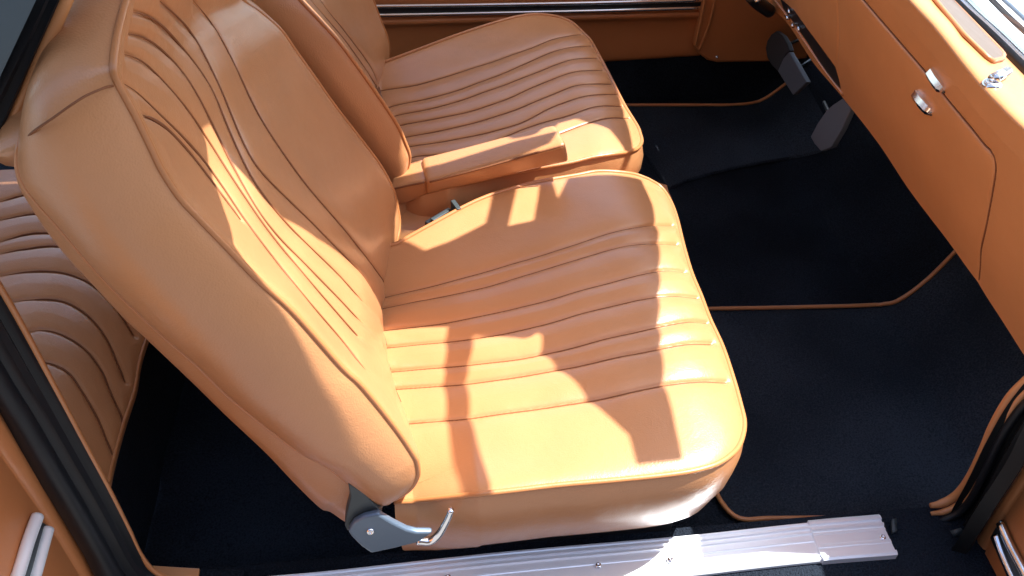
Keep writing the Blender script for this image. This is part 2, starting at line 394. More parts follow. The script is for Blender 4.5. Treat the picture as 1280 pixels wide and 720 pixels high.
# lower valance flap + side cover behind the bolster
fl=[(400,577),(435,604),(440,622),(431,640),(414,641),(400,636),(367,603),(345,576)]
A=pts_at(fl,1,-.016); B=A+np.array([-.01,.05,-.01])
mb=MB(); mb.prism(A,B); build(mb,'lower_flap',SEAT,back,bevel=.006,recalc=True)
fl=[(412,640),(431,640),(438,612),(445,630),(436,655)]
A=pts_at(fl,1,-.008); B=A+np.array([0,.04,0]); mb=MB(); mb.prism(A,B); build(mb,'flap_corner',SEAT,back,bevel=.004)
# recliner cover, lever
def poly_thick(px,y,dy,name,mat,parent,bev=.002,**k):
    A=pts_at(px,1,y); B=A+np.array([0,dy,0]); mb=MB(); mb.prism(A,B); return build(mb,name,mat,parent,bevel=bev,**k)
up=[(435,604),(454,615),(466,629),(478,641),(474,645),(441,655),(435,665),(431,658),(432,648),(438,622)]
rc=poly_thick(up,-.046,.02,'recliner_bracket',DSTEEL,ps,.002)
lo_px=[(435,665),(442,654),(455,647),(473,643),(491,654),(509,663),(521,666),(541,666),(527,676),(521,679),(493,686),(464,692),(452,684),(439,671)]
rc2=poly_thick(lo_px,-.056,.009,'recliner_cover',STEEL,ps,.003)
disc(at(463,664,1,-.057),.005,.003,'pivot_screw',CHROME,ps,nrm=(0,-1,.3))
hk=catmull(pts_at([(522,675),(537,676),(548,668),(556,655),(561,645),(564,637)],1,-.05),30)
mb=MB(); mb.tube(hk,np.linspace(.0060,.0038,30),12); build(mb,'recliner_lever',CHROME,ps)
for y_ in (.03,.46):
    mb=MB(); mb.box((.02,y_,.0),(.34,y_+.035,.17)); build(mb,'seat_rail',BLACK,ps,smooth=False,bevel=.002)
# --- driver seat
ds=thing('front_seat','tan leather driver seat on the far side, mostly shaded, beyond the armrest','car seat',(.15,.92,0),'front seats')
hd=Hf(.91)
dnear=[(470,262),(537,240),(640,217),(709,205),(743,197),(786,191)]
dfront=[(786,191),(797,186),(802,178),(800,168),(796,158),(779,130),(759,90),(750,73),(743,60),(737,50),(729,42),(721,34)]
dfar=[(721,34),(713,28),(693,21),(666,19),(633,25),(576,43),(509,68),(484,77)]
near=hit(catmull(dnear,60),hd); front=hit(catmull(dfront,90),hd); far=hit(catmull(dfar,60),hd)
DL=[[(479,113),(526,105),(593,85),(659,62),(693,49),(726,43)],
[(491,133),(559,117),(626,93),(676,71),(709,60),(739,58)],
[(498,144),(559,131),(626,108),(693,82),(719,74),(746,73)],
[(501,157),(576,142),(626,127),(676,105),(719,90),(753,88)],
[(506,172),(576,158),(643,138),(693,117),(726,106),(764,105)],
[(511,184),(576,173),(643,157),(693,133),(733,120),(771,118)],
[(520,196),(590,187),(659,160),(709,145),(746,133),(778,133)],
[(530,206),(640,186),(690,171),(726,157),(759,148),(786,148)]]
DL3=[hit(catmull(l,36),hd) for l in DL]; DL3=[np.vstack([l[0]+np.array([-.07,-.01,0]),l]) for l in DL3]
dc,perD=make_cushion(ds,near,front,far,DL3,.91,[(.012,.003),(.03,.007),(.055,.006),(.08,-.004),(.12,-.01),(.165,-.03),(.175,-.045)],A=.0045,crease=.0018,so=.0005,sr=.0018)
dn=[(482,233,0.68),(495,227,0.655),(506,217,0.642),(512,197,0.64),(506,177,0.64),(493,150,0.64),(459,100,0.64),(426,55,0.64),(400,26,0.64),(370,-6,0.645),(335,-50,0.67),(305,-85,0.72)]
dt=[(305,-85,0.72),(330,-105,0.85),(385,-110,1.0),(425,-95,1.08)]
df=[(468,116,1.05),(474,104,1.12),(483,80,1.17),(486,65,1.18),(484,48,1.18),(476,27,1.18),(466,0,1.175),(452,-38,1.16),(425,-95,1.08)]
DB=[[(380,-40),(402,4),(426,34),(461,81),(471,104)],[(362,-30),(387,0),(426,45),(455,85),(478,122),(486,140)]]
mb,pn2,pr2=make_backrest(dn,dt,df,DB,np.array([(-.07,.76,.25),(-.09,.88,.23),(-.09,.98,.235)]))
perf=np.vstack([pn2,pr2]); perf=resample(perf,400)
offk=np.interp(np.linspace(0,1,400),[0,.12,.5,.88,1],[.1,.8,1,.9,.4])[:,None]
rr=perf+np.array([-.11,0,-.05])*offk
cen=rr.mean(0)
g=bulge_loft(perf,rr,.02,(0,0,1),14)
# orient the bulge outwards everywhere
outw=perf-perf.mean(0); outw/=np.linalg.norm(outw,axis=1)[:,None]
t=np.sin(np.pi*np.linspace(0,1,14))**.8
g=perf[:,None]*(1-np.linspace(0,1,14)[None,:,None])+rr[:,None]*np.linspace(0,1,14)[None,:,None]+outw[:,None]*t[None,:,None]*.02
mb.grid(g)
mb.grid(loftrings([rr,rr+np.array([-.03,0,-.01])+(cen-rr)*.08,rr+np.array([-.035,0,-.015])+(cen-rr)*.6,rr+np.array([-.035,0,-.015])+(cen-rr)*.99]))
BLL=mb.lines
db=build(mb,'backrest',SEAT,ds,recalc=False)
stitch(db,BLL,(.0006,0,.0004))
pm=MB(); pm.tube(np.vstack([pn2,pr2]),.0033,10); build(pm,'piping',PIPE,db)
for y_ in (.70,1.12):
    mb=MB(); mb.box((.02,y_,.0),(.34,y_+.035,.17)); build(mb,'seat_rail',BLACK,ds,smooth=False,bevel=.002)
# ------------------------------------------------------------------ REAR SEAT
rs=thing('rear_seat','tan leather rear bench with curved pleats behind the passenger seat','car seat',(-.7,.4,0))
def Rs(x,y): return .35-4.2*np.clip(x+.57,0,.3)**2-.9*np.clip(.12-y,0,1)**2
rf=lambda P: P[:,2]-Rs(P[:,0],P[:,1])
hem=hit(catmull([(240,262),(215,330),(198,380),(182,423),(173,453),(167,487),(153,530),(140,577),(134,605),(124,640)],90),rf)
RL=[[(-60,262),(0,252),(35,243),(80,240)],[(-60,290),(0,275),(45,267),(90,268)],[(-60,318),(0,302),(33,293),(60,291),(110,296)],[(-60,330),(0,317),(33,311),(72,308),(120,320)],
[(-60,362),(0,345),(43,339),(83,342),(117,357),(145,385),(168,420)],[(-50,400),(17,377),(50,374),(83,378),(113,397),(133,423),(147,453),(157,478)],
[(-40,450),(35,415),(60,413),(87,423),(110,440),(127,463),(140,493),(150,515),(156,530)],[(-20,500),(35,462),(55,453),(70,457),(87,467),(103,490),(122,522),(135,553),(142,570)]]
RL3=[hit(catmull(l,40),rf) for l in RL]
c1=hem[::-1][:,:2]; c1=resample(c1,300); c0=resample(np.array([[-1.15,c1[0,1]-.02],[-1.15,c1[-1,1]]]),300)
G2=coons(c0,c1,resample(np.array([c0[0],c1[0]]),280),resample(np.array([c0[-1],c1[-1]]),280))
G=np.dstack([G2,Rs(G2[...,0],G2[...,1])]); lift=lambda c: np.column_stack([c,Rs(c[:,0],c[:,1])])
G=puff(G,RL3,[lift(c1)[::5]],(0,0,1),A=.0045,w=.018,crease=.003,cw=.003)
RSG=G
mb=MB(); mb.grid(G); he=lift(c1)
mb.grid(loftrings([he,he+np.array([.002,0,-.01]),he+np.array([-.012,0,-.02]),he+np.array([-.04,0,-.022])]))
rc_=build(mb,'cushion',SEAT,rs,recalc=False)
stitch(rc_,[on_grid(catmull([p for p in l if p[0]>-20],46),RSG) for l in RL],(0,0,.0006),.0014)
pm=MB(); pm.tube(resample(he,200)+np.array([0,0,-.002]),.003,8); build(pm,'piping',PIPE,rc_)
mb=MB(); mb.grid(loftrings([he+np.array([-.02,0,-.02]),he*np.array([1,1,0])+np.array([-.03,0,.0])])); build(mb,'base_carpet',CARPET,rs,recalc=False)
print('hem',hem[::15],proj2(hem[::15]))
# seatback of the rear bench, out beyond the left of the view
yy=np.linspace(.0,1.3,60); zz=np.linspace(.30,.86,60)
G=np.array([[(-1.0-.35*(z-.3)+.02*abs(math.sin(y*22))**.5,y,z) for z in zz] for y in yy]); mb=MB(); mb.grid(G); G3=G+np.array([-.12,0,0]); mb.grid(G3); build(mb,'backrest',SEAT,rs,recalc=True)
# ------------------------------------------------------------------ ARMREST between the seats
ar=thing('armrest','narrow tan leather centre armrest lying between the front seats','armrest',(.12,.56,.2))
def slab_quad(pt,pb,y_in,zt,bevel,name,parent,mat,puffy=0):
    """top outline pt at height zt; side bottom pb"""
    A=pts_at(pt,2,zt); return A
# top edge line near, top edge line far, bottom near
nt_=[(537,226.5),(600,210),(660,193),(704,181)]; ft_=[(530,195),(590,180),(650,164),(690,155)]; nb_=[(537,243.5),(600,230),(660,215),(709,204)]
n=40
NT0=pts_at(nt_,1,.58); gz=np.polyfit(NT0[:,0],NT0[:,2],1); print('arm z',NT0)
af=lambda P: P[:,2]-(gz[0]*P[:,0]+gz[1])
NT=catmull(hit(nt_,af),n); FT=catmull(hit(ft_,lambda P: af(P)-.004),n)
NB=catmull(np.array([at(p[0],p[1],1,q[1]+.006) for p,q in zip(nb_,hit(nt_,af))]),n)
FB=FT.copy(); FB[:,2]=NB[:,2]
def bar(sections,name,mat,parent,r=.012,k=6):
    """rounded four-corner bar: sections (n,4,3)"""
    rings=[]
    for S in sections:
        ring=[]
        for i in range(4):
            p=S[i]; a=S[i-1]-p; b=S[(i+1)%4]-p; la,lb=np.linalg.norm(a),np.linalg.norm(b); rr_=min(r,la*.45,lb*.45)
            p0=p+a/la*rr_; p2=p+b/lb*rr_
            for j in range(k):
                t=j/(k-1); ring.append((1-t)**2*p0+2*t*(1-t)*p+t*t*p2)
        rings.append(ring)
    R=np.array(rings)
    c0=R[0].mean(0); c1=R[-1].mean(0)
    pre=[c0+(R[0]-c0)*s+(R[0].mean(0)-R[1].mean(0))/np.linalg.norm(R[0].mean(0)-R[1].mean(0))*e for s,e in ((.02,.006),(.7,.006),(.94,.003))]
    post=[c1+(R[-1]-c1)*s+(R[-1].mean(0)-R[-2].mean(0))/np.linalg.norm(R[-1].mean(0)-R[-2].mean(0))*e for s,e in ((.94,.003),(.7,.006),(.02,.006))]
    R=np.concatenate([pre,R,post]); mb=MB(); mb.grid(R.transpose(1,0,2),closeu=True)
    return build(mb,name,mat,parent)
S=np.stack([NB,NT,FT,FB],1)
bar(S,'pad',SEAT,ar,.010)
pm=MB(); pm.tube(NT+np.array([0,-.001,-.001]),.0018,8); build(pm,'edge_seam',THREAD,ar)
# rear block of the armrest
nt2=[(488,236),(510,231),(530,227)]; ft2=[(500,206),(515,201),(526,197)]; nb2=[(490,260),(512,254),(532,245)]
ag=lambda P: af(P)+.004
NT2=catmull(hit(nt2,ag),12); FT2=catmull(hit(ft2,ag),12)
NB2=catmull(np.array([at(p[0],p[1],1,q[1]+.006) for p,q in zip(nb2,hit(nt2,ag))]),12); FB2=FT2.copy(); FB2[:,2]=NB2[:,2]
bar(np.stack([NB2,NT2,FT2,FB2],1),'hinge_block',SEAT,ar,.009)
pm=MB(); pm.tube(NT2+np.array([0,-.001,-.001]),.0018,8); build(pm,'edge_seam',THREAD,ar)
# centre console hump under the armrest
ch=thing('centre_console','low tan padded console hump between the two front seats','console',(.15,.62,0))
xs=np.linspace(-.15,.47,50); 
rings=[]
for x in xs:
    top=.262+.02*math.cos((x-.1)*3)-.25*max(0,x-.40)
    prof=[(.555,.0),(.560,top-.05),(.572,top-.01),(.60,top),(.66,top+.002),(.70,top-.02),(.72,.0)]
    rings.append(catmull(np.array([(x,a,b) for a,b in prof]),36))
mb=MB(); mb.grid(np.array(rings)); G=np.array(rings); mb.add(G[-1],[tuple(range(36))]); build(mb,'hump_cover',SEAT,ch)
# ------------------------------------------------------------------ BUCKLE
bu=thing('seat_belt_buckle','small black seat belt buckle tucked beside the passenger cushion','seat belt buckle',(.04,.55,.27))
def obox(px0,px1,z,w,h,name,mat,parent,bev=.002):
    a=at(*px0,2,z); b=at(*px1,2,z); d=b-a; L=np.linalg.norm(d); d/=L; s=np.cross((0,0,1.),d); u=np.array([0,0,1.])
    A=np.array([a+s*w-u*h,a-s*w-u*h,b-s*w-u*h,b+s*w-u*h]); B=A+u*2*h
    mb=MB(); mb.prism(A,B); return build(mb,name,mat,parent,bevel=bev)
obox((536,284),(566,266),.310,.011,.007,'housing',BLACK,bu)
obox((566,255),(574,266),.328,.004,.009,'release_tab',DSTEEL,bu,.001)
obox((540,276),(560,264),.320,.004,.003,'slot_plate',DSTEEL,bu,.001)
# ------------------------------------------------------------------ FLOOR
fl_=MB()
def Fz(x):  # carpeted floor rising to the toe board
    return np.where(x<.93,0,np.minimum((x-.93)*1.0,.6))
xs=np.r_[np.linspace(-1.3,.9,90),np.linspace(.92,1.35,50)]; ys=np.linspace(.03,1.42,120)
X,Y=np.meshgrid(xs,ys,indexing='ij'); Z=Fz(X)
Z=Z+.06*np.exp(-((Y-.78)/.10)**4)*(X>.3)*np.clip((X-.3)/.1,0,1)*0+.0015*np.sin(X*40+3*np.sin(Y*17))*np.sin(Y*33)
fl_.grid(np.dstack([X,Y,Z]))
fl_.box((-1.3,.015,-.02),(1.0,.045,.085)); 
fl_.box((-1.3,1.41,-.02),(1.3,1.43,.16)); fl_.box((1.33,.0,.3),(1.36,1.45,.75))
build(fl_,'floor',CARPET,kind='structure',recalc=False,smooth=True,angle=40)
floorf=lambda P: P[:,2]-(Fz(P[:,0])+.006)
def floor_mat(outline,label,group='floor mats',bind=None):
    
    t=thing('floor_mat',label,'floor mat',tuple(outline.mean(0)*np.array([1,1,0])),group)
    xs_=np.linspace(outline[:,0].min()+.001,outline[:,0].max()-.001,120); cols=[]
    P=np.vstack([outline,outline[:1]])
    for x in xs_:
        c_=[]
        for p,q in zip(P[:-1],P[1:]):
            if (p[0]-x)*(q[0]-x)<=0 and p[0]!=q[0]: c_.append(p[1]+(q[1]-p[1])*(x-p[0])/(q[0]-p[0]))
        y=np.linspace(min(c_),max(c_),60); z_=float(Fz(x)); row=np.stack([np.full(60,x),y,z_+.009+.0007*np.sin(y*60+x*25)+.0006*np.sin(x*90)],1)
        cols.append(np.vstack([row[0]-(0,0,.008),row,row[-1]-(0,0,.008)]))
    mb=MB(); mb.grid(np.array(cols)); build(mb,'pile',MAT,t,recalc=False)
    pm=MB(); b=outline.copy(); b[:,2]=Fz(b[:,0])+.012; pm.tube(np.vstack([b,b[:2]]) if bind is None else b[bind[0]:bind[1]],.0042,8,cap=False); build(pm,'binding',PIPE,t)
m2far=hit(catmull([(850,390),(887,388.5),(1000,386.5),(1100,383),(1127,375),(1160,350),(1195,315),(1225,285)],70),floorf)
m2near=hit(catmull([(1190,560),(1150,600),(1100,637),(1040,648),(959,650),(932,652),(915,646),(899,627),(890,605)],60),floorf)
m2near=m2near; 
o1=np.vstack([m2far,[[1.10,.40,0]],[[1.12,.2,0]],[[1.02,.07,0]],[[.9,.058,0]],hit(catmull([(1040,650),(959,650.5),(932,652),(915,646),(899,627),(890,605),(880,570)],50),floorf),[[.44,.3,0]]])
o1=resample(np.vstack([o1,o1[:1]]),260)[:-1]
floor_mat(o1,'black carpet floor mat with tan binding in the near passenger footwell')
m1far=hit(catmull([(770,133.5),(800,133.5),(870,133.5),(920,133),(950,128),(975,112),(1000,92)],60),floorf)
m1near=hit(catmull([(1050,182),(1000,195),(940,205),(870,222),(835,236)],40),floorf)
print('m1',m1far[0],m1far[-1],m1near[0],m1near[-1])
o2=np.vstack([resample(m1far,130),resample(m1near,90)])
floor_mat(o2,'black carpet floor mat with tan binding on the far driver side',bind=(0,130))
# ------------------------------------------------------------------ SILL
rk=MB(); rk.box((-.5,-.16,-.1),(.95,.034,.112)); rk.box((-.5,.0345,.02),(.95,.040,.10))
build(rk,'sill_carpet',CARPET,kind=None,bevel=.008); tag(bpy.data.objects['sill_carpet'],'black carpeted door sill running under the bright metal scuff plate','door sill')
sp=thing('sill_plate','polished aluminium door sill scuff plate along the bottom edge','sill plate',(.2,-.02,.115))
zs=.120
SB=[(1118,694),(1019,702),(919,713),(860,720),(600,748),(350,775)]
ST=[(1106,646),(1002,655),(852,671),(626,691),(426,713),(350,720),(250,729)]
nb=catmull(pts_at(SB,2,zs),60)[::-1]; ntp=catmull(pts_at(ST,2,zs),60)[::-1]
x0=-.30
xe=nb[-1,0]; xs=np.linspace(x0,xe,90)
yb=np.interp(xs,nb[:,0],nb[:,1]); yt=np.interp(xs,ntp[:,0],ntp[:,1])
print('sill y',yb[0],yb[-1],yt[0],yt[-1])
# cross-section across the plate: rolled edges, ribs, wide flat
cs=[(0,-.004),(.0,.001),(.03,.004),(.07,.004),(.09,.0015),(.14,.0012),(.15,.0022),(.17,.0022),(.18,.0012),(.50,.0012),(.52,.002),(.54,.002),(.56,.0012),(.70,.0012),(.72,.0045),(.76,.0045),(.78,.002),(.82,.002),(.84,.0055),(.90,.0055),(.92,.002),(.96,.004),(1.0,.004),(1.0,-.004)]
G=np.array([[(x,a+(b-a)*u,zs-.002+h) for u,h in cs] for x,a,b in zip(xs,yb,yt)])
mb=MB(); mb.grid(G); build(mb,'plate',ALU,sp,angle=25)
# end cap section with its own raised frame
a=at(1010,656,2,zs); 
xs2=np.linspace(a[0],xe+.003,20); yb2=np.interp(xs2,nb[:,0],nb[:,1])-.002; yt2=np.interp(xs2,ntp[:,0],ntp[:,1])+.002
cs2=[(0,-.005),(0,.006),(.05,.0085),(.10,.0085),(.13,.005),(.30,.005),(.32,.006),(.38,.006),(.40,.005),(.62,.005),(.64,.0062),(.68,.0062),(.70,.005),(.74,.009),(.78,.009),(.80,.006),(.85,.006),(.87,.0095),(.94,.0095),(1,.007),(1,-.005)]
G=np.array([[(x,a_+(b_-a_)*u,zs-.002+h) for u,h in cs2] for x,a_,b_ in zip(xs2,yb2,yt2)])
mb=MB(); mb.grid(G); mb.add(G[0],[tuple(range(len(cs2)))]); mb.add(G[-1],[tuple(range(len(cs2)))]); build(mb,'end_cap',ALU,sp,angle=25)
for p in ((1103,672),(748,707),(838,700),(560,722)):
    q=at(*p,2,zs+.002); disc(q,.0048,.003,'screw',CHROME,sp)
# ------------------------------------------------------------------ DOOR FRAME REAR
def ribbon(px_in,px_out,yin,yout,dep,name,mat,parent,n=80,extra=None):
    A=catmull(pts_at(px_in,1,yin),n); B=catmull(pts_at(px_out,1,yout),n)
    mb=MB(); 
    prof=[(0,.0),(.06,.006),(.14,.007),(.2,.001),(.28,.0),(.34,.006),(.48,.007),(.54,.001),(.62,.0),(.7,.004),(.9,.005),(1,0)]
    nn=gnormals(np.stack([A,B],1),(.3,-1,.3)); nn=nn[:,0]
    G=np.array([[a+(b-a)*u+nv*h for u,h in prof] for a,b,nv in zip(A,B,nn)])
    Bk=np.array([[a-nv*.02,b-nv*.02] for a,b,nv in zip(A,B,nn)])
    mb.grid(np.concatenate([Bk[:,:1],G,Bk[:,1:]],1)); return build(mb,name,mat,parent,angle=50)
dfr=thing('door_frame','black rubber sealed rear door frame with tan piping, left edge of view','door frame',(-.42,0,.1))
inn=[(-40,295),(0,357),(34,417),(67,480),(105,552),(133,604),(160,658),(175,690),(192,712),(215,724)]
out=[(-60,405),(0,504),(25,540),(50,580),(90,645),(133,718),(150,745)]
ribbon(inn,out,list(np.linspace(.012,.0,10)),list(np.linspace(-.035,-.05,7)),.02,'rubber_seal',RUBBER,dfr)
pm=MB(); pm.tube(catmull(pts_at([(p[0]-1,p[1]+1) for p in inn],1,list(np.linspace(.006,-.006,10))),120),.0035,10); build(pm,'tan_windlace',PIPE,dfr)
foot=[(186,706),(250,710),(248,722),(196,724)]
A=pts_at(foot,2,.125); mb=MB(); mb.prism(A,A-np.array([0,0,.012])); build(mb,'tan_corner_trim',SEAT,dfr,bevel=.002)
foot=[(250,712),(307,710),(300,726),(248,726)]
A=pts_at(foot,2,.127); mb=MB(); mb.prism(A,A-np.array([0,0,.012])); build(mb,'rubber_foot',CARPET,dfr,bevel=.002)
# upper part of the same frame: bends forward into the roof rail
upL=[(-60,290),(-30,240),(0,176),(20,128),(43,67),(75,-4),(95,-50)]; upR=[(-45,285),(-22,245),(0,188),(27,133),(60,73),(94,-4),(112,-50)]
yv=[.0,-.005,-.01,-.008,0,.01,.03]
ctr=[((a[0]+b[0])/2,(a[1]+b[1])/2) for a,b in zip(upL,upR)]
A=catmull(pts_at(ctr,1,yv),80); wl=catmull(pts_at(upL,1,yv),80); wr=catmull(pts_at(upR,1,yv),80)
pm=MB(); pm.tube(A,np.linalg.norm(wl-wr,axis=1)/2*.9,12); build(pm,'tan_rail_trim',VINYL,dfr)
o3=[(-90,270),(-60,215),(-30,160),(0,97),(25,46),(48,-4),(70,-50)]
ribbon([(p[0]+1,p[1]) for p in upL],o3,[v+.004 for v in yv],[v-.012 for v in yv],.02,'rubber_seal',RUBBER,dfr)
# rear side window glass outside of the frame
rw=thing('rear_side_window','grey rear side window glass at the top left corner','window',(-.4,-.05,.8))
A=pts_at([(-70,220),(0,96),(47,-4),(70,-50)],1,[-.03,-.03,-.022,-.01]); B=A+np.array([-.5,.0,-.02])
mb=MB(); mb.grid(loftrings([A,B])); gg=build(mb,'glass',plain('grey_glass',(.10,.125,.125),.12,0),rw,recalc=False)
# ------------------------------------------------------------------ REAR + FRONT open doors (planes across the view)
def door(name,label,edge,extra,xplane,sgn,chrome,seam,group='opened doors',cat='car door'):
    t=thing(name,label,cat,(xplane,-.1,.1),group)
    return t
rd=thing('door_leaf','tan door panel with twin chrome strips at the bottom left corner','car door',(-.47,-.08,.1),'doors with chrome strips')
xp=-.435
E=[(-40,440),(0,506),(50,582),(90,647),(133,720),(150,750)]
Ein=catmull(pts_at(E,0,xp),50)
far_=Ein+np.array([0,-.45,0])
nrm=np.array([1.,0,0])
S0=catmull(pts_at([(-40,500),(0,565),(53,641),(100,718),(118,750)],0,xp),50)
def doorpanel(Ein,S0,ref,thing_,mat=DOORV):
    x=ref
    yS=S0[:,1]; W=.45
    prof=[]
    G=[]
    for e,s in zip(Ein,S0):
        w=s-e; o=np.array([0,-1,0])*W
        r=x
        G.append([e-r*.03,e-r*.004,e+np.array([0,-.003,0]),e+w*.5+r*.003,s-np.array([0,-.003,0]),s-r*.003,s+np.array([0,-.004,0])+r*.001,s+o*.2+r*.003,s+o*.6+r*.004,s+o])
    mb=MB(); mb.grid(np.array(G)); return build(mb,'inner_panel',mat,thing_)
rdp=doorpanel(Ein,S0,np.array([1.,0,0]),rd)
def strips(lines,ax,val,r,off,parent,mt=None):
    for l in lines:
        P=catmull(pts_at(l,ax,val),30)+off; mb=MB(); mb.tube(P,r,12); build(mb,'chrome_strip',mt or CHROME,parent)
strips([[(47,645),(36,675),(22,720),(12,745)],[(60,661),(54,682),(43,722),(34,748)]],0,xp+.009,.0066,np.zeros(3),rd,ALU)
mb=MB(); A=pts_at([(43,650),(62,662),(36,745),(10,745)],0,xp+.003); mb.prism(A,A+np.array([.004,0,0])); build(mb,'strip_channel',DSTEEL,rd)
fd=thing('door_leaf','tan door panel with a chrome strip at the bottom right corner','car door',(.8,-.08,.1),'doors with chrome strips')
xq=.79
E=[(1330,487),(1302,535),(1279,578),(1240,638),(1215,677),(1203,697),(1200,722),(1203,745)]
Ein=catmull(pts_at(E,0,xq),60); S0=catmull(pts_at([(1340,520),(1310,560),(1281,606),(1255,645),(1235,680),(1222,705),(1219,725),(1221,747)],0,xq),60)
doorpanel(Ein,S0,np.array([-1.,0,0]),fd)
strips([[(1250,654),(1262,680),(1280,715),(1300,757)],[(1245,668),(1253,692),(1266,722),(1285,760)]],0,xq-.009,.0058,np.zeros(3),fd)
mb=MB(); A=pts_at([(1253,650),(1241,672),(1280,762),(1305,762)],0,xq-.003); mb.prism(A,A+np.array([-.004,0,0])); build(mb,'strip_channel',DSTEEL,fd)
# front windlace
fw=thing('door_frame','black front door frame with double tan windlace at the right edge','door frame',(.75,.02,.1))
w1=[(1163,632),(1175,630),(1190,623),(1202,612),(1214,594),(1228,565),(1243,530),(1262,498),(1281,478),(1310,452)]
w2=[(1164,642),(1178,640),(1196,632),(1210,617),(1222,596),(1236,566),(1250,535),(1268,506),(1284,488),(1312,463)]
w3=[(1166,652),(1180,650),(1198,641),(1212,627),(1226,602),(1240,572),(1254,543),(1272,516),(1287,500)]
for w,rr_,mt,yo,nm in ((w1,.0065,VINYL,.03,'windlace'),(w2,.005,VINYL,.02,'windlace'),(w3,.006,RUBBER,.01,'rubber_seal')):
    P=catmull(pts_at(w,1,yo),90); mb=MB(); mb.tube(P,np.r_[np.linspace(.6,1,6),np.ones(84)]*rr_,12); build(mb,nm,mt,fw)
ri=[(1168,655),(1190,652),(1212,632),(1232,598),(1252,556),(1275,518),(1320,465)]; ro=[(1150,735),(1185,728),(1203,700),(1240,640),(1279,580),(1302,538),(1345,470)]
ribbon(ri,ro,.012,-.05,.02,'door_jamb',BODYB,fw)
mb=MB(); A=pts_at([(1190,668),(1203,664),(1210,672),(1194,674)],1,-.02); mb.prism(A,A+np.array([0,.006,0])); build(mb,'striker_plate',DSTEEL,fw)
A=pts_at([(1113,652),(1119,650),(1120,666),(1114,668)],2,.118); mb=MB(); mb.prism(A,A+np.array([0,0,.006])); build(mb,'clip',DSTEEL,sp)
# ------------------------------------------------------------------ DASHBOARD
da=thing('dashboard','tan leather dashboard with glovebox and chrome latches on the right','dashboard',(.75,.7,.4))
DZ=np.array([.30,.40,.43,.50,.58,.65,.70,.725,.735,.730,.715]); DX=np.array([.90,.80,.785,.757,.733,.712,.695,.70,.715,.76,.80])
_dz=np.linspace(.30,.82,500); _dx=np.interp(_dz,[.36,.40,.44,.50,.58,.65,.72,.76],[.815,.80,.785,.758,.733,.712,.690,.675])
for _ in range(2): _dx=np.convolve(np.pad(_dx,30,mode='reflect',reflect_type='odd'),np.ones(61)/61,'valid')
def Dx(z): return np.interp(z,_dz,_dx)
df_=lambda P: P[:,0]-Dx(P[:,2])
low=[(920,-55),(956,0),(986,29),(1019,79),(1053,119),(1100,179),(1140,239),(1196,313),(1247,388),(1279,438),(1300,470),(1340,530)]
edge=[(860,-282),(944,-199),(1060,-90),(1100,-45),(1135,0),(1166,34),(1205,84),(1228,112),(1255,140),(1279,163),(1310,190),(1350,225)]
lo3=hit(catmull(low,120),df_); ed3=hit(catmull(edge,120),df_)
print('dash low z',lo3[::20],'edge',ed3[::20])
seam=[(1050,-36),(1079,0),(1120,48),(1163,98),(1186,127),(1215,162),(1230,181),(1238,189),(1243,199),(1244,214),(1240,240),(1232,283),(1226,310),(1225,330),(1223,352)]
gb2=[(1049,-30),(1049,0),(1050,40),(1048,77)]
sm3=hit(catmull(seam,120),df_); g3=hit(catmull(gb2,30),df_)
# slot between the lower rail and the face
lip=[(1030,58),(1053,110),(1100,170),(1140,227)]
nu,nv=520,200
# fit as Coons in (y,z)
c0=resample(lo3[:,1:],nu)[::-1]; c1=resample(ed3[:,1:],nu)[::-1]
G2=coons(c0,c1,resample(np.array([c0[0],c1[0]]),nv),resample(np.array([c0[-1],c1[-1]]),nv))
G=np.dstack([Dx(G2[...,1]),G2]);
V=G.reshape(-1,3); d=np.minimum(seg_dist(V,sm3[::2]),9); d2=seg_dist(V,g3)
nn=gnormals(G,(-1,0,.3)).reshape(-1,3)
h=-.0045*np.exp(-(d/.0022)**2)+.0025*(1-np.exp(-d/.012))-.0012*np.exp(-(d2/.004)**2)
fd_=np.tile(np.clip((1-np.linspace(0,1,nv))*9,0,1),nu); h*=fd_
V=(V+nn*h[:,None]).reshape(G.shape)
VF=V; mb=MB(); mb.grid(V)
lower=np.column_stack([Dx(c0[:,1]),c0]); 
mb.grid(loftrings([lower,lower+np.array([.006,0,-.006]),lower+np.array([.018,0,-.004]),lower+np.array([.10,0,.03])]))
FMB=mb
pm=MB(); pm.tube(sm3[2:]+np.array([.0010,0,0]),.0012,6); build(pm,'glovebox_seam',THREAD,da)
# padded top from the edge down to the windscreen
top=np.column_stack([Dx(c1[:,1]),c1])
g1=[(1150,-42),(1189,0),(1235,44),(1281,90),(1320,128)]
GK=catmull(pts_at(g1,2,.665),60)
def rowc(P,y,k):
    i=np.argsort(P[:,1]); Pi=P[i]; v=np.interp(y,Pi[:,1],Pi[:,k])
    s0=(Pi[8,k]-Pi[0,k])/(Pi[8,1]-Pi[0,1]); s1=(Pi[-1,k]-Pi[-9,k])/(Pi[-1,1]-Pi[-9,1])
    return np.where(y<Pi[0,1],Pi[0,k]+s0*(y-Pi[0,1])*.3,np.where(y>Pi[-1,1],Pi[-1,k]+s1*(y-Pi[-1,1])*.3,v))
def crown(t): return .013*np.sin(np.pi*np.clip(t,0,1)**.55)
def topz(x,y):
    x0=rowc(top,y,0); z0=rowc(top,y,2); x1=rowc(GK,y,0); t=(x-x0)/(x1-x0)
    return z0+(.662-z0)*t+crown(t)
Tz=lambda P: P[:,2]-topz(P[:,0],P[:,1])
rg=[]
ysd=c1[:,0]
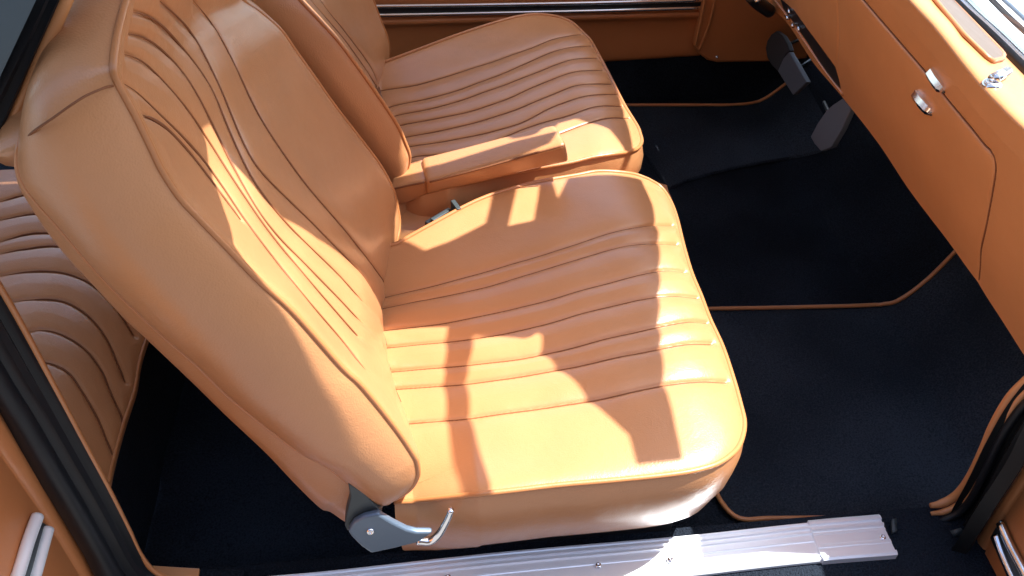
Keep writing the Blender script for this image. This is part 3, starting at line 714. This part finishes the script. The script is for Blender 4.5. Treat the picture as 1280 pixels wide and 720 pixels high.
for t in np.r_[0,.004,.012,.03,.06,.1,np.linspace(.16,1,16)]:
    x0=top[:,0]; x1=rowc(GK,ysd,0); xx=x0+(x1-x0)*t+.02*(t==1)
    rg.append(np.stack([xx,ysd,top[:,2]+(.662-top[:,2])*t+crown(t)-.03*(t==1)],1))
FMB.grid(loftrings(rg)); build(FMB,'fascia',VINYL,da,weld=True)
# closed near end of the dashboard
ec=[lower[0],VF[0,60],VF[0,130],top[0]]+[r_[0] for r_ in rg[1:]]+[rg[-1][0]*np.array([1,1,0])+(0,0,.36),lower[0]+(.05,0,-.02)]
ec=np.array(ec); mb=MB(); mb.prism(ec+np.array([0,.001,0]),ec*np.array([1,0,1])+np.array([0,.02,0])); build(mb,'end_panel',VINYL,da,smooth=False)
# defroster trough
dv=[(1166,0),(1205,47),(1233,74),(1240,79),(1252,76),(1254,71),(1250,66),(1189,3),(1160,-30),(1137,-34)]
try:
    A=hit(dv,Tz)
    rim=resample(np.vstack([A,A[:1]]),120)
    pm=MB(); pm.tube(rim+np.array([0,0,.003]),.0032,8,cap=False); vt=build(pm,'vent_rim',PIPE,da)
    mb=MB(); mb.add(A+np.array([0,0,.0045]),[tuple(range(len(A)))]); build(mb,'vent_panel',leather('taupe_vinyl',(.13,.085,.055),.5),vt,recalc=False)
    print('vent',A)
except Exception as e: print('vent fail',e)
# visor clip / latch near windscreen
k1=hit([(1240,104),(1256,96)],Tz); mb=MB()
mb.tube(np.array([k1[0]+(0,0,.006),k1[1]+(0,0,.008)]),[.0075,.006],14); build(mb,'chrome_clip',CHROME,da)
disc(k1[0]+np.array([0,0,-.002]),.012,.006,'clip_base',CHROME,da)
# latches
def latch(px,name='latch'):
    a,b=hit(px,df_); d=(b-a); L=np.linalg.norm(d); d/=L; n_=np.array([-.93,0,.36]); n_-=n_@d*d; n_/=np.linalg.norm(n_); s=np.cross(n_,d)
    w=.0085; R=[]
    for t,ww,hh in ((0,.2,.2),(.03,.7,.7),(.12,1,1),(.5,1,1.15),(.88,1,1),(.97,.7,.7),(1,.2,.2)):
        p=a+d*L*t; R.append([p-s*w*ww,p-s*w*ww+n_*.006*hh,p-s*w*.5*ww+n_*.011*hh,p+s*w*.5*ww+n_*.011*hh,p+s*w*ww+n_*.006*hh,p+s*w*ww])
    R=np.array(R); mb=MB(); mb.grid(R); l=build(mb,name,CHROME,da,angle=35)
    an=np.linspace(0,2*np.pi,24,endpoint=False)
    rim=np.array([a+d*L*.5+d*math.cos(t)*L*.56+s*math.sin(t)*w*1.35+n_*.001 for t in an]); mb=MB(); mb.add(rim,[tuple(range(24))]); mb.grid(np.stack([rim,rim-n_*.003],1),closeu=True); build(mb,'backing',BLACK,l)
latch([(1146,116),(1167,141)]); latch([(1165,88),(1182,113)])
# lower rail with the dark slot
slot=[(975,-8),(979,0),(995,14),(1012,38),(1030,62),(1046,84),(1050,98),(1053,112),(1044,104),(1032,88),(1010,52),(993,28),(981,12)]
S3=hit(slot,df_); mb=MB(); nS=np.array([-.93,0,.36]); mb.prism(S3+nS*.0035,S3-nS*.004); build(mb,'switch_slot',BLACK,da,smooth=False)
for p,q in (((988,12),(992,18)),((984,20),(990,25)),((1000,33),(1004,40)),((993,30),(996,35))):
    a,b=hit([p,q],df_); mb=MB(); mb.tube(np.array([a+nS*.004,b+nS*.010]),.003,10); build(mb,'switch',CHROME,da)
rail=hit(catmull([(965,-6),(985,20),(1010,56),(1035,92),(1056,119)],40),df_)+nS*.003
pm=MB(); pm.tube(rail,.0035,8); build(pm,'lower_rail',PIPE,da)
# steering column cowl glimpsed at the top
sc=thing('steering_column','dark steering column stub under the far end of the dashboard','steering column',(.75,1.1,.45))
P=pts_at([(938,-6),(948,4),(962,14)],1,[1.05,1.07,1.10]); mb=MB(); mb.tube(catmull(P,12),.014,14); build(mb,'column',BLACK,sc)
P=pts_at([(944,2),(950,-2)],1,[1.03,1.03]); mb=MB(); mb.tube(P,.006,10); build(mb,'indicator_stalk',CHROME,sc)
# steering wheel above, out of the view
# ------------------------------------------------------------------ PEDALS
def pedal(px,x,label,stem,mat=PEDAL,shade=None):
    t=thing('pedal',label,'pedal',tuple(at(*px[0],0,x)*np.array([1,1,.0])),'foot pedals')
    A=pts_at(px,0,x) if not hasattr(x,'__len__') else np.array([at(p[0],p[1],0,q) for p,q in zip(px,x)])
    c=np.cross(A[2]-A[0],A[1]-A[0]); c/=np.linalg.norm(c); 
    if c[0]<0: c=-c
    mb=MB(); mb.prism(A,A+c*.012); build(mb,'pad',mat,t,bevel=.002)
    s=pts_at(stem,0,[np.mean(A[:,0])+.012,np.mean(A[:,0])+.09]); mb=MB(); mb.tube(s,.004,8); build(mb,'arm',DSTEEL,t)
DPED=plain('dark_pedal_rubber',(.035,.04,.045),.6)
pedal([(970,39),(964,43),(959,51),(957,60),(959,72),(964,81),(972,89),(978,76),(982,68),(987,64),(984,55),(978,45)],.90,'dark upper pedal, the left one of the pair under the far dashboard end',[(975,60),(1010,45)],DPED)
pedal([(972,89),(991,119),(1008,103),(996,82),(986,65),(979,73)],.885,'grey pedal pad overlapping the dark pedal, with a square lower end',[(990,90),(1018,72)])
pedal([(1053,123),(1041,131),(1033,138),(1022,154),(1013,171),(1018,180),(1026,189),(1039,184),(1052,162),(1063,137)],.83,'grey pedal pad on its own, nearest the glovebox',[(1040,150),(1030,128)])
# ------------------------------------------------------------------ FAR DOOR + KICK PANEL
fdr=thing('door_leaf','closed far driver door with twin horizontal chrome strips across shaded tan trim','car door',(.3,1.4,.1),'doors with chrome strips')
yd=1.40
def dp(l,y=yd): return pts_at(l,1,y)
# sculpted trim: rows of (px-left,px-right, y)
rows=[((430,-120),(905,-135),yd-.02),((430,-60),(905,-75),yd-.012),((440,-8),(895,-15),yd-.008),((440,0),(893,-6),yd-.006),((445,22),(890,12),yd-.006),((450,26),(889,15),yd-.014),((450,32),(888,20),yd-.016),((455,37),(886,26),yd-.004),((455,60),(884,40),yd),((460,92),(876,66),yd),((460,96),(874,70),yd+.012)]
G=np.array([[at(l[0]+(r[0]-l[0])*t,l[1]+(r[1]-l[1])*t,1,y) for t in np.linspace(0,1,40)] for l,r,y in rows])
Gs=catmull(G.reshape(len(rows),-1),90).reshape(90,40,3); mb=MB(); mb.grid(Gs); fp=build(mb,'trim_panel',DOORV,fdr)
strips([[(440,8),(600,6),(760,3),(880,0)],[(440,19.5),(600,16.5),(760,13),(880,9.5)]],1,yd-.016,.0052,np.zeros(3),fdr)
mb=MB(); A=pts_at([(440,10),(880,1.5),(880,8),(440,18)],1,yd-.013); mb.prism(A,A+np.array([0,.004,0])); build(mb,'strip_channel',BLACK,fdr,smooth=False)
kp=thing('kick_panel','tan kick panel with double welt and a screw, far front corner','trim panel',(.85,1.38,.1))
K=[(886,-40),(880,0),(872,40),(868,60),(874,68),(884,76),(897,79),(960,78),(1010,74),(1030,-60)]
A=pts_at(K,1,1.37); mb=MB(); mb.prism(A,A+np.array([0,.03,0])); build(mb,'panel',DOORV,kp,bevel=.008)
for l in ([(884,-20),(881,0),(876,25),(869,58)],[(896,-20),(893,0),(887,28),(874,63)]):
    mb=MB(); mb.tube(catmull(pts_at(l,1,1.366),30),.0035,8); build(mb,'welt',PIPE,kp)
disc(at(896,71,1,1.368),.004,.003,'screw',CHROME,kp,nrm=(0,-1,0.2))
# ------------------------------------------------------------------ WINDSCREEN, HOOD, GROUND
ws=thing('windscreen','curved windscreen edge with black gasket and bright trim at the top right','windscreen',(.9,.7,.66))
def wline(px,z): return catmull(pts_at(px,2,z),60)
zb=.665
g1=[(1150,-42),(1189,0),(1235,44),(1281,90),(1320,128)]; g2=[(1160,-46),(1199,0),(1240,38),(1281,78),(1325,120)]; g3_=[(1166,-48),(1205,0),(1245,37),(1281,72),(1330,118)]
A,B,C_=wline(g1,zb),wline(g2,zb+.004),wline(g3_,zb+.006)
print('ws',A[0],A[-1],C_[30])
def band(A,B,name,mat,parent,th=.01,crown=.003):
    up=np.array([0,0,1.]); G=loftrings([A-up*th,A,A*.75+B*.25+up*crown,A*.25+B*.75+up*crown,B,B-up*th]); mb=MB(); mb.grid(G); return build(mb,name,mat,parent,angle=50)
def extendfar(P,y1=1.5,y0=-.02):
    a=P[0]+(P[0]-P[12])/np.linalg.norm(P[0]-P[12])*.9
    b=P[-1]+(P[-1]-P[-12])/np.linalg.norm(P[-1]-P[-12])*.12
    return resample(np.vstack([a,P,b]),120)
A,B,C_=map(extendfar,(A,B,C_))
band(A,B,'gasket',RUBBER,ws); band(B,C_,'bright_trim',CHROME,ws,crown=.002)
# glass rises back to the header
hd_y=lambda y: .06*((y-.7)/.6)**2
G=np.array([[c*(1-t)+np.array([.66-hd_y(c[1])*0.6,.12+(c[1]+.02)*.80,1.17])*t+np.array([.03,0,.01])*math.sin(math.pi*t) for t in np.linspace(0,1,16)] for c in C_]); mb=MB(); mb.grid(G); build(mb,'glass',GLASS,ws,recalc=False)
# hood and wiper outside, plus a strip coloured as the glass reflection
cw=thing('car_hood','pale sunlit car hood and cowl beyond the windscreen','car hood',(1.2,.7,.6))
D=np.vstack([C_,C_[-1]+np.array([-.03,-.3,0])])+np.array([.004,0,-.006]); G=loftrings([D,D+np.array([.05,-.0,-.02]),D+np.array([.07,0,-.012]),D+np.array([.12,0,.0]),D+np.array([.5,0,-.005]),D+np.array([1.0,0,-.05]),D+np.array([1.25,0,-.12]),D+np.array([1.27,0,-.5])])
mb=MB(); mb.grid(G); build(mb,'hood_panel',PAINT,cw)
G=loftrings([D+np.array([.006,0,.002]),D+np.array([.045,0,-.014])]); mb=MB(); mb.grid(G); build(mb,'reflection_strip',plain('blue_grey_reflection',(.16,.24,.28),.25,.6),cw)  # blue-grey reflection at the windscreen base, painted as a strip
wp=thing('windscreen_wiper','dark wiper blade resting at the base of the windscreen','wiper',(.95,.5,.68))
W=wline([(1190,-50),(1232,-8),(1262,22),(1290,48),(1320,78)],.68); mb=MB(); mb.tube(W,.004,8); build(mb,'blade',BLACK,wp)
W2=wline([(1205,-50),(1240,-14),(1275,18),(1320,62)],.69); mb=MB(); mb.tube(W2,.003,8); build(mb,'arm',STEEL,wp)
bw=MB(); bw.box((-7,-3.5,-.32),(8,-3.2,3.1)); wl_=build(bw,'shade_wall',plain('dark_shade_wall',(.11,.07,.05),.9,bump=.4,bscale=30),smooth=False)  # unseen wall, added to keep low sky light off the near bolster
tag(wl_,'unseen dark wall added to block low sky light beside the car','wall')
gr=MB(); gr.add([(-60,-60,-.32),(60,-60,-.32),(60,60,-.32),(-60,60,-.32)],[(0,1,2,3)])
gm=plain('asphalt_ground',(.17,.165,.16),.85,bump=.3,bscale=40); build(gr,'ground',gm,kind='structure',smooth=False)
# ------------------------------------------------------------------ UNSEEN ROOF SHAPED FOR ITS SHADE
EL=math.radians(62); AZ=math.radians(8)          # towards the sun: from +X turned to +Y
SUN=np.array([math.cos(EL)*math.cos(AZ),math.cos(EL)*math.sin(AZ),math.sin(EL)])
rt=thing('shade_roof','unseen roof added for shade, openings shaped to place sun patches on the seats','car roof',(.3,.6,1.17))  # added out of view; outlines projected back from the wanted sun patches
def rp(poly,name,th=.02,z=1.17):
    A=np.array([(x,y,z) for x,y in poly]); mb=MB(); mb.prism(A,A+np.array([0,0,th])); return build(mb,name,PAINT,rt,smooth=False)
rp([(-1.2,-.02),(-.6,-.018),(.06,-.006),(.052,.04),(.03,.11),(.0,.17),(.01,.20),(.05,.205),(.10,.205),(.16,.245),(.2,.27),(.3,.36),(.35,.385),(.40,.392),(.47,.365),(.505,.35),(.53,.325),(.56,.312),(.59,.292),(.605,.305),(.612,.29),(.61,.26),(.635,.21),(.67,.13),(.69,.09),(.69,.045),
 (.738,.045),(.74,.1),(.742,.17),(.76,.29),(.79,.40),(.812,.48),(.83,.58),(.832,.66),(.70,.655),(.675,.60),(.665,.58),(.66,.65),(.65,.655),(.64,.60),(.63,.55),(.58,.545),(.60,.64),(.57,.64),(.555,.56),(.50,.535),(.455,.525),(.42,.56),(.40,.60),(.40,.672),(.36,.699),(.28,.692),(.20,.686),(.08,.680),(.04,.703),(-1.2,.703)],'shade_skin')  # edge follows the seat shadows thrown up along the sun direction
rp([(-1.2,.706),(.04,.706),(.08,.700),(.20,.706),(.28,.712),(.36,.718),(.42,.715),(.50,.715),(.56,.712),(.575,.69),(.60,.685),(.615,.70),(.635,.715),(.655,.77),(.70,.83),(.74,.84),(.80,.80),(.835,.72),(.86,1.3),(.7,1.42),(-1.2,1.42)],'shade_skin')  # gap to the first slab shaped for the driver side sun strips
rp([(-.3,-.12),(.64,-.12),(.64,-.03),(.45,-.012),(.20,-.006),(.10,-.0),(.05,.015),(-.3,.015)],'shade_rail',z=1.195)  # unseen rail added to keep sun off the near backrest side
pa=np.array([(.88,-.09,.63),(.93,-.09,.63),(.93,-.05,.63),(.88,-.05,.63)]); pb=np.array([(.69,-.07,1.17),(.74,-.07,1.17),(.74,-.035,1.17),(.69,-.035,1.17)])
mb=MB(); mb.prism(pa,pb); build(mb,'front_pillar',PAINT,rt,bevel=.006); print('pillar',proj2(pa))
rp([(.30,.640),(.34,.632),(.56,.638),(.605,.648),(.62,.674),(.56,.680),(.45,.676),(.36,.686),(.30,.692)],'shade_rib',z=1.15)  # unseen rib added to shade the armrest
rp([(.478,-.06),(.497,-.06),(.503,.24),(.525,.36),(.495,.36),(.485,.24)],'shade_bar')  # unseen bar added for the thin stripe of shade on the cushion
# ------------------------------------------------------------------ WORLD, SUN, CAMERA
w=bpy.data.worlds.new('World'); scene.world=w; w.use_nodes=True; nt=w.node_tree
sky=nt.nodes.new('ShaderNodeTexSky'); sky.sky_type='NISHITA'; sky.sun_disc=False; sky.sun_elevation=EL; sky.sun_rotation=math.pi/2-AZ
sky.dust_density=2.0; sky.ozone_density=1.0
bg=nt.nodes['Background']; bg.inputs[1].default_value=.15; nt.links.new(sky.outputs[0],bg.inputs[0])
sl=bpy.data.lights.new('sun','SUN'); sl.energy=4.5; sl.angle=math.radians(.5); sl.color=(1,.97,.94)
so=bpy.data.objects.new('sun',sl); COL.objects.link(so)
from mathutils import Vector, Matrix
so.rotation_euler=Vector(SUN).to_track_quat('Z','Y').to_euler()
cam=bpy.data.cameras.new('camera'); co=bpy.data.objects.new('camera',cam); COL.objects.link(co)
mt=Matrix([[*M[0],CAM[0]],[*M[1],CAM[1]],[*M[2],CAM[2]],[0,0,0,1]]); co.matrix_world=mt
cam.sensor_width=36; cam.lens=F/1280*36; cam.clip_end=500; cam.clip_start=.01
scene.camera=co
scene.view_settings.view_transform='Standard'; scene.view_settings.look='None'; scene.view_settings.exposure=1.48
